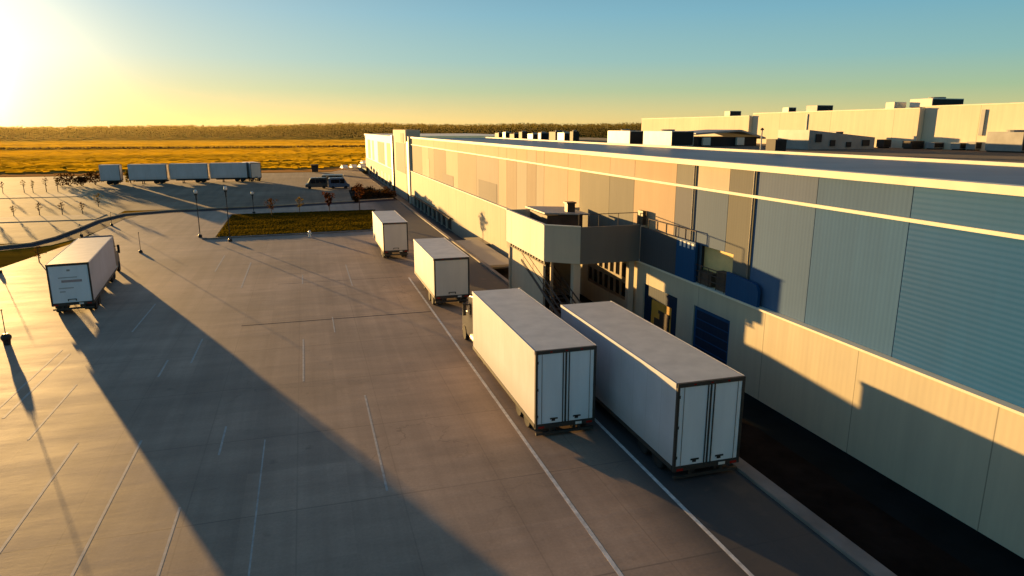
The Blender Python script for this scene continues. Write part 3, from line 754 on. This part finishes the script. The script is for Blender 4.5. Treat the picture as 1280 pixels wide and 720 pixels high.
# low plant enclosure with overhanging roof
pe = empty('plant_enclosure', (48,74,Z)); tag(pe, 'low grey plant enclosure with sloping roof in front of the sand wall', 'enclosure')
MB().box(-3.4,4.6,-1.5,5,-.02,1.05).build('wall', M['louvre'], pe)
MB().add([(-4,-2,1.5),(2,-2,1.9),(5.5,-2,1.0),(5.5,5.5,1.0),(2,5.5,1.9),(-4,5.5,1.5),(-4,-2,1.3),(2,-2,1.7),(5.5,-2,.8),(5.5,5.5,.8),(2,5.5,1.7),(-4,5.5,1.3)],
   [(0,1,4,5),(1,2,3,4),(6,11,10,7),(7,10,9,8),(0,6,7,1),(1,7,8,2),(2,8,9,3),(3,9,10,4),(4,10,11,5),(5,11,6,0)]).build('roof', M['unitgrey'], pe)
for xx in (-3,1.6): MB().box(xx,xx+1,-1.9,-1.55,.1,1.0).build('duct', M['unit'], pe)
le = empty('plant_enclosure', (52.6,61,Z)); tag(le, 'long pale plant enclosure with dark equipment on its near side', 'enclosure')
MB().add([(-4,-2.4,-.02),(4.2,-2.4,-.02),(4.2,2.4,-.02),(-4,2.4,-.02),(-4,-2.4,1.9),(4.2,-2.4,1.15),(4.2,2.4,1.15),(-4,2.4,1.9)], [(0,3,2,1),(4,5,6,7),(0,1,5,4),(1,2,6,5),(2,3,7,6),(3,0,4,7)]).build('wall', M['unitgrey'], le)
for k,(x,z,wd,h) in enumerate(((-3.2,.7,.7,.8),(-1.4,.3,.6,.6),(.6,.2,.6,.5),(2.6,.3,.9,.6))):
    MB().box(x,x+wd,-2.5,-2.403,z,z+h).build('opening', M['louvre'], le)
for i,(x,y,wd,dp,h,s,lb) in enumerate(((56.8,64.2,1.0,1.0,1.7,'unitgrey','tall dark rooftop unit before the sand wall beside the long enclosure'),(58.0,64.0,1.3,1.2,1.3,'unitgrey','wide dark rooftop unit second from the left along the sand wall'),
     (59.0,59.6,1.0,1.0,.9,'rust','low brown rooftop unit against the near part of stepped wall'),(59.6,56.6,1.6,1.2,.8,'rust','low brown rooftop unit just left of the dark wall step'),
     (60.3,54.6,1.3,1.0,.7,'unitgrey','small rooftop unit just right of the dark wall step'),(60.6,52.0,1.0,1.0,.7,'unitgrey','squat rooftop unit between wall step and corner box'),(60.9,50.6,1.3,1.0,.8,'unitgrey','low grey rooftop unit left of the corner box'))):
    hvac(x,x+wd,y,y+dp,Z,h,lb,'units along the sand wall',s,'louvre',False)
hvac(59.4,62.0,45.0,48.4,Z,1.75,'large grey rooftop box with dark louvres at the right edge','units along the sand wall','unitgrey')
hvac(62.6,66.8,57.6,60.4,15.55,.95,'wide rooftop unit on top of the sand building by the wall step','units on the sand building')
hvac(61.6,63.2,61.4,62.6,15.45,.8,'small pale rooftop unit left of the widest one on the sand building','units on the sand building','unit','unit')
hvac(62.2,64.6,74.0,76.0,15.45,.85,'grey rooftop unit in the middle of the sand building','units on the sand building','unitgrey')
hvac(61.4,62.6,78.4,79.6,15.45,.7,'small cream rooftop unit in the middle of the sand building','units on the sand building')
hvac(60.5,62.4,90.2,91.6,15.15,.8,'lone rooftop unit near the far end of the sand building','units on the sand building','unitgrey')
# ladder and hatch on the sand building's roof
# ------------------------------------------------------------------ trucks
def wheel_mesh():
    ty = MB().lathe([(.30,-.13),(.46,-.14),(.50,-.10),(.50,.10),(.46,.14),(.30,.13)], (0,0,0), 'x', 24)
    rm = MB().lathe([(.06,.05),(.16,.06),(.2,.02),(.27,.03),(.298,.11),(.298,-.11),(.27,-.03),(.16,-.03)], (0,0,0), 'x', 20)
    return ty, rm
_ty, _rm = wheel_mesh()
WT = _ty.build('wheel', M['tyre'], smooth=False); WR = _rm.build('rim', M['rim'], WT)
wheel_used = [False]
def wheel(parent, x, y, flip=False):
    if not wheel_used[0]: wheel_used[0] = True; w_ = WT
    else:
        w_ = WT.copy(); col.objects.link(w_); r_ = WR.copy(); col.objects.link(r_); r_.parent = w_
    w_.parent = parent; w_.location = (x,y,.5); w_.rotation_euler = (0,0,math.pi if flip else 0)
    return w_
def truck(name, loc, rz, Lt, W, Ht, z0, label, tractor=True, doors=2, marks=False, cabmat='white', high=0, shadow_nose=False):
    r = empty(name, loc, rz); tag(r, label, 'truck' if tractor else 'trailer', 'white trucks and trailers in the yard')
    h = W/2
    body = MB().box(-h,h,.12,Lt,z0,Ht).build('box_body', M['trailer'], r, bevel=.025)
    rf = MB().box(-h+.05,h-.05,.1,Lt-.05,Ht+.002,Ht+.022)
    rf.build('roof', M['trailer_roof'], r)
    for s_ in (-1,1):
        MB().box(*sorted((s_*h, s_*h+.03*s_)), .1, Lt, Ht-.14, Ht+.03).build('top_rail', M['trailer'], r)
        MB().box(min(s_*h,s_*(h+.025)),max(s_*h,s_*(h+.025)),.12,Lt,z0-.06,z0+.12).build('bottom_rail', M['frame'], r)
    # rear frame
    fr = MB().box(-h,-h+.10,.0,.12,z0-.1,Ht+.03).box(h-.10,h,.0,.12,z0-.1,Ht+.03).box(-h+.1,h-.1,.0,.12,Ht-.13,Ht+.03).box(-h+.1,h-.1,.0,.12,z0-.1,z0+.1)
    if doors == 2: fr.box(-.035,.035,.02,.12,z0+.1,Ht-.13)
    fr.build('rear_frame', M['frame'], r)
    if doors == 2:
        for s_ in (-1,1):
            a, b = sorted((s_*.04, s_*(h-.11)))
            d = MB().box(a,b,.035,.115,z0+.11,Ht-.14).build('door', M['door'], r, bevel=.012)
            xr = s_*.14
            MB().cyl((xr,.012,z0+.02),(xr,.012,Ht-.1),.028,n=8).build('lock_rod', M['frame'], d)
            MB().cyl((s_*(h-.3),.014,z0+.02),(s_*(h-.3),.014,Ht-.1),.012,n=8).build('lock_rod', M['steel'], d)
            MB().box(s_*.55-.18,s_*.55+.18,.0,.03,z0+.30,z0+.36).box(s_*.55-.1,s_*.55+.05,-.01,.03,z0+.22,z0+.36).build('latch', M['black'], d)
            for zz in (z0+.5,(z0+Ht)/2,Ht-.5):
                MB().box(*sorted((s_*(h-.13),s_*(h-.02))),-.012,-.001,zz-.06,zz+.06).build('hinge', M['frame'], d)
    else:
        d = MB().box(-h+.11,h-.11,.035,.115,z0+.11,Ht-.14).build('door', M['door' if marks else 'door_bounce'], r, bevel=.012)
        MB().box(-.28,.28,.0,.03,z0+.32,z0+.37).box(-.28,-.22,.0,.03,z0+.22,z0+.32).box(.22,.28,.0,.03,z0+.22,z0+.32).build('latch', M['black'], d)
        if marks:
            mk_ = MB().box(-.52,.78,.027,.033,z0+1.62,z0+1.80).build('lettering', simple('faded_red_print', (.42,.33,.33), .6), d)
            MB().box(-.7,.5,.027,.033,z0+1.95,z0+2.02).box(-.74,.2,.027,.033,z0+1.16,z0+1.24).box(-.7,-.35,.027,.033,z0+.9,z0+.98).build('lettering', simple('faded_grey_print', (.42,.44,.46), .6), d)
            MB().box(-.1,.1,.027,.033,z0+2.45,z0+2.58).build('emblem', M['unitgrey'], d)
    MB().box(-.55,-.42,.15,Lt-1.2,z0-.36,z0-.02).box(.42,.55,.15,Lt-1.2,z0-.36,z0-.02).box(-h+.1,h-.1,.5,.6,z0-.16,z0-.02).box(-h+.1,h-.1,Lt*.5,Lt*.5+.1,z0-.16,z0-.02).build('chassis', M['frame'], r)
    MB().box(-h+.05,h-.05,.02,.14,z0-.42,z0-.30).box(-.75,-.63,.05,.13,z0-.30,z0-.1).box(.63,.75,.05,.13,z0-.30,z0-.1).build('bumper', M['frame'], r)
    for s_ in (-1,1):
        MB().box(*sorted((s_*(h-.42),s_*(h-.14))),-.015,-.001,z0-.08,z0+.02).build('tail_light', M['red'], r)
        MB().box(*sorted((s_*(h-.75),s_*(h-.12))),.62,.65,.2,z0-.1).build('mud_flap', M['black'], r)
        for yy in (1.35,2.65):
            wheel(r, s_*(h-.17), yy, s_<0); wheel(r, s_*(h-.48), yy, s_<0)
        if not tractor:
            MB().box(*sorted((s_*.75,s_*.92)),Lt-2.9,Lt-2.75,.08,z0-.02).box(*sorted((s_*.68,s_*1.0)),Lt-3.0,Lt-2.65,.0,.08).build('landing_leg', M['frame'], r)
    if shadow_nose:
        MB().box(-.85,.85,Lt+.003,Lt+.5,1.9,Ht-.12).build('shadow_block', M['unit'], r, bevel=.08)  # unseen block added to stretch the trailer's shadow along the wall
        MB().box(-.7,.7,Lt+.503,Lt+.53,2.1,2.9).build('shadow_block_face', M['louvre'], r)
    for s_ in (-.5,0,.5):
        MB().box(s_*h-.05,s_*h+.05,-.014,-.001,Ht-.07,Ht-.02).build('marker_light', M['red'], r)
    MB().box(h-.95,h-.65,-.012,-.001,z0-.07,z0+.05).build('licence_plate', M['white'], r)
    if tractor:
        y0 = Lt+.75
        prof = [(y0,.75),(y0,3.25+high),(y0+.5,3.45+high),(y0+1.3,3.3+high),(y0+1.5,3.2),(y0+2.0,2.15),(y0+3.3,1.9),(y0+3.55,1.3),(y0+3.5,.55),(y0+.4,.55)]
        cb = MB().sweepx(prof, -1.15, 1.15).build('cab', M[cabmat], r, bevel=.06)
        MB().add([(-1.0,y0+1.545,3.12),(1.0,y0+1.545,3.12),(1.0,y0+2.01,2.2),(-1.0,y0+2.01,2.2)],[(0,1,2,3)]).build('windshield', M['glass'], cb)
        for s_ in (-1,1):
            MB().box(*sorted((s_*1.151,s_*1.165)),y0+.75,y0+1.55,2.05,2.85).build('side_window', M['glass'], cb)
            MB().box(*sorted((s_*1.3,s_*1.5)),y0+1.6,y0+1.7,1.95,2.75).box(*sorted((s_*1.15,s_*1.32)),y0+1.62,y0+1.67,2.6,2.66).build('mirror', M['black'], cb)
            MB().cyl((s_*1.0,y0-.18,.9),(s_*1.0,y0-.18,3.7),.08,n=10).build('exhaust_stack', M['steel'], cb)
            MB().cyl((s_*.95,y0-1.0,.72),(s_*.95,y0+.9,.72),.3,n=14).build('fuel_tank', M['steel'], cb)
            wheel(r, s_*1.05, y0+2.75, s_<0)
            for yy in (y0-2.35,y0-1.05):
                wheel(r, s_*1.05, yy, s_<0); wheel(r, s_*.74, yy, s_<0)
        MB().box(-.5,-.35,y0-3.2,y0+.5,.55,.85).box(.35,.5,y0-3.2,y0+.5,.55,.85).build('tractor_frame', M['frame'], r)
        MB().box(-1.1,1.1,y0+3.56,y0+3.7,.4,.75).build('front_bumper', M['steel'], cb)
    return r
Z0, HT = .85, 3.85
truck('box_trailer', (14.42,21.4,0), 0, 12.5, 2.95, 4.06, .55, 'nearest white box trailer with two pale rear doors, beside the warehouse wall', False, shadow_nose=True)
truck('semi_truck', (10.46,26.6,0), 0, 11.8, 2.86, 4.06, .55, 'white semi truck with two rear doors and sunlit side, second nearest', cabmat='dkcar')
truck('box_trailer', (10.22,50.2,0), 0, 10.0, 2.75, HT, Z0, 'white box trailer with one plain rear door and small latch, third nearest', False, 1)
truck('box_trailer', (8.62,71.4,0), 0, 11.0, 2.6, HT, Z0, 'farthest white box trailer, beside the grass island', False, 1)
truck('semi_truck', (-17.1,56.1,0), R(6.4), 13.3, 2.7, HT, Z0, 'lone white semi truck at the left with faint print on its rear', True, 1, True, 'dkcar', .4)

# row of parked trailers at the far lot
def parked(x, y, rz, Lt, label):
    return truck('box_trailer', (x,y,0), rz, Lt, 2.6, 4.75, .95, label, False, 1)
for (x,y,Lt,lb) in ((-33.0,190.3,8.6,'grey white trailer, leftmost of the long trailers at the far lot'),(-23.6,190.8,8.9,'pale trailer in the middle of the row at the far lot'),(-14.3,191.4,8.9,'bright trailer second from the right end of the far row')):
    parked(x, y, R(90-1.5), Lt, lb)
parked(-43.4,190.2,R(90),4.4,'short white trailer among brown bushes at the far lot')
parked(-12.2,189.9,R(20),7.0,'trailer seen from behind at the right end of the far row')

# ------------------------------------------------------------------ vans and cars at the far lot
def van(loc, rz, paint, label, Lv=4.8, Hv=2.3, cat='van', prof=None, group='vehicles in the far lot'):
    r = empty('parked_van' if cat == 'van' else 'parked_car', loc, rz); tag(r, label, cat, group)
    if cat == 'van':
        prof = [(-Lv/2,.35),(-Lv/2,Hv-.25),(-Lv/2+.2,Hv),(Lv/2-1.6,Hv),(Lv/2-1.2,Hv-.15),(Lv/2-.6,1.25),(Lv/2-.05,1.0),(Lv/2,.4)]
    else:
        prof = [(-Lv/2,.35),(-Lv/2,.85),(-Lv/2+.4,.95),(-Lv/2+.9,Hv-.05),(-.2,Hv),(.5,Hv-.08),(1.15,.95),(Lv/2-.1,.75),(Lv/2,.4)]
    MB().sweepx(prof, -.9, .9).build('body', M[paint], r, bevel=.05)
    for s_ in (-1,1):
        if cat == 'van': MB().box(*sorted((s_*.901,s_*.915)),Lv/2-2.2,Lv/2-1.15,1.25,Hv-.3).box(*sorted((s_*.901,s_*.915)),-Lv/2+.4,Lv/2-2.3,1.3,Hv-.35).build('side_window', M['glass'], r)
        else: MB().sweepx([(-Lv/2+.75,.98),(-Lv/2+1.1,Hv-.12),(.4,Hv-.14),(.95,.98)], *sorted((s_*.901,s_*.915))).build('side_window', M['glass'], r)
        for yy in (-Lv/2+.85, Lv/2-.9):
            w_ = MB().lathe([(.2,-.1),(.33,-.1),(.34,0),(.33,.1),(.2,.1)], (s_*.85,yy,.34), 'x', 16).build('wheel', M['tyre'], r)
    if cat == 'van': MB().add([(-.8,Lv/2-1.16,Hv-.2),(.8,Lv/2-1.16,Hv-.2),(.8,Lv/2-.59,1.3),(-.8,Lv/2-.59,1.3)],[(0,1,2,3)]).build('windshield', M['glass'], r)
    return r
van((2.2,163.4,0), R(94), 'dkcar', 'charcoal van with bright roof front, left of the blue van', 4.9, 2.5)
van((7.2,162.0,0), R(-86), 'blue_car', 'blue van parked right of the charcoal van', 4.6, 2.5)
van((5.6,170.5,0), R(86), 'silver', 'silver van parked behind the charcoal and blue vans', 6.2, 2.7)
db = empty('dumpster', (2.9,225,0)); tag(db, 'small black dumpster at the back edge of the far lot', 'dumpster')
MB().add([(-.9,-.8,.1),(.9,-.8,.1),(.9,.8,.1),(-.9,.8,.1),(-1.1,-.9,1.9),(1.1,-.9,1.9),(1.1,.9,2.2),(-1.1,.9,2.2)],[(0,3,2,1),(4,5,6,7),(0,1,5,4),(1,2,6,5),(2,3,7,6),(3,0,4,7)]).build('bin', M['black'], db)
MB().box(-1.15,1.15,-.95,.95,2.2,2.3).build('lid', M['black'], db)
for i,(x,y,lb) in enumerate(((12.5,238,'tiny white car leftmost by the far block'),(15.6,240,'tiny white car second by the far block'),(18.6,242,'tiny white car third by the far block'),(21.4,268,'tiny white car rightmost by the far block'))):
    van((x,y,0), R(10), 'white', lb, 4.3, 1.45, 'car')

# ------------------------------------------------------------------ lamps, bollards, hydrant
def lamp(x, y, h, label):
    r = empty('street_lamp', (x,y,0)); tag(r, label, 'street lamp', 'lamps by the grass island')
    MB().cyl((0,0,.5),(0,0,h-.5),.055,.04,10).build('pole', M['black'], r)
    MB().lathe([(.24,0),(.24,.3),(.18,.38),(.1,.42)],(0,0,-.02),'z',14).build('foot', M['black'], r)
    MB().box(-.16,.16,-.16,.16,h-.7,h-.46).box(-.08,.08,-.08,.08,h-1.3,h-.7).build('shield', M['black'], r)
    MB().lathe([(.16,h-.45),(.22,h-.32),(.19,h-.08),(.08,h)],(0,0,0),'z',14).build('lamp_head', M['white'], r)
    return r
lamp(-9.35,88.9,6.7,'tall lamp post in front of the grass island')
lamp(-13.3,93.4,6.0,'lamp post left of the grass island with dark shield')
lamp(-8.4,117.4,3.6,'short lamp behind the left end of the grass island')
def post(x, y, h, label, thick=False):
    r = empty('bollard', (x,y,0)); tag(r, label, 'bollard', 'thin posts standing in the yard')
    MB().cyl((0,0,0),(0,0,h),.03,.025,10).build('post', M['black'], r)
    if thick: MB().lathe([(.2,0),(.22,.28),(.30,.42),(.30,.58),(.16,.75)],(0,0,-.01),'z',14).build('foot', M['black'], r)
    else: MB().lathe([(.19,0),(.2,.2),(.12,.32)],(0,0,-.01),'z',12).build('foot', M['black'], r)
    MB().lathe([(.05,h),(.06,h+.05),(.03,h+.1)],(0,0,0),'z',10).build('cap', M['black'], r)
post(-19.0,49.2,2.25,'thin post with bulky dark foot at the left edge', True)
post(-18.1,83.4,2.2,'thin post right of the lone white truck')
post(-28.0,98.7,1.5,'short post behind the lone truck near the road bend')
post(-26.8,108.5,1.8,'post by the road bend, farther than the short one')
post(-28.6,75.2,1.3,'short post at the far left edge of the yard')
hy = empty('hydrant', (0.0,89.6,0)); tag(hy, 'small white hydrant at the front of the grass island', 'hydrant')
MB().lathe([(.2,0),(.2,.08),(.15,.1),(.15,.62),(.19,.65),(.19,.7),(.12,.82),(.04,.9)],(0,0,-.01),'z',14).build('barrel', M['white'], hy)
MB().cyl((-.26,0,.48),(.26,0,.48),.07,n=10).cyl((0,-.24,.48),(0,0,.48),.08,n=10).build('nozzle', M['white'], hy)
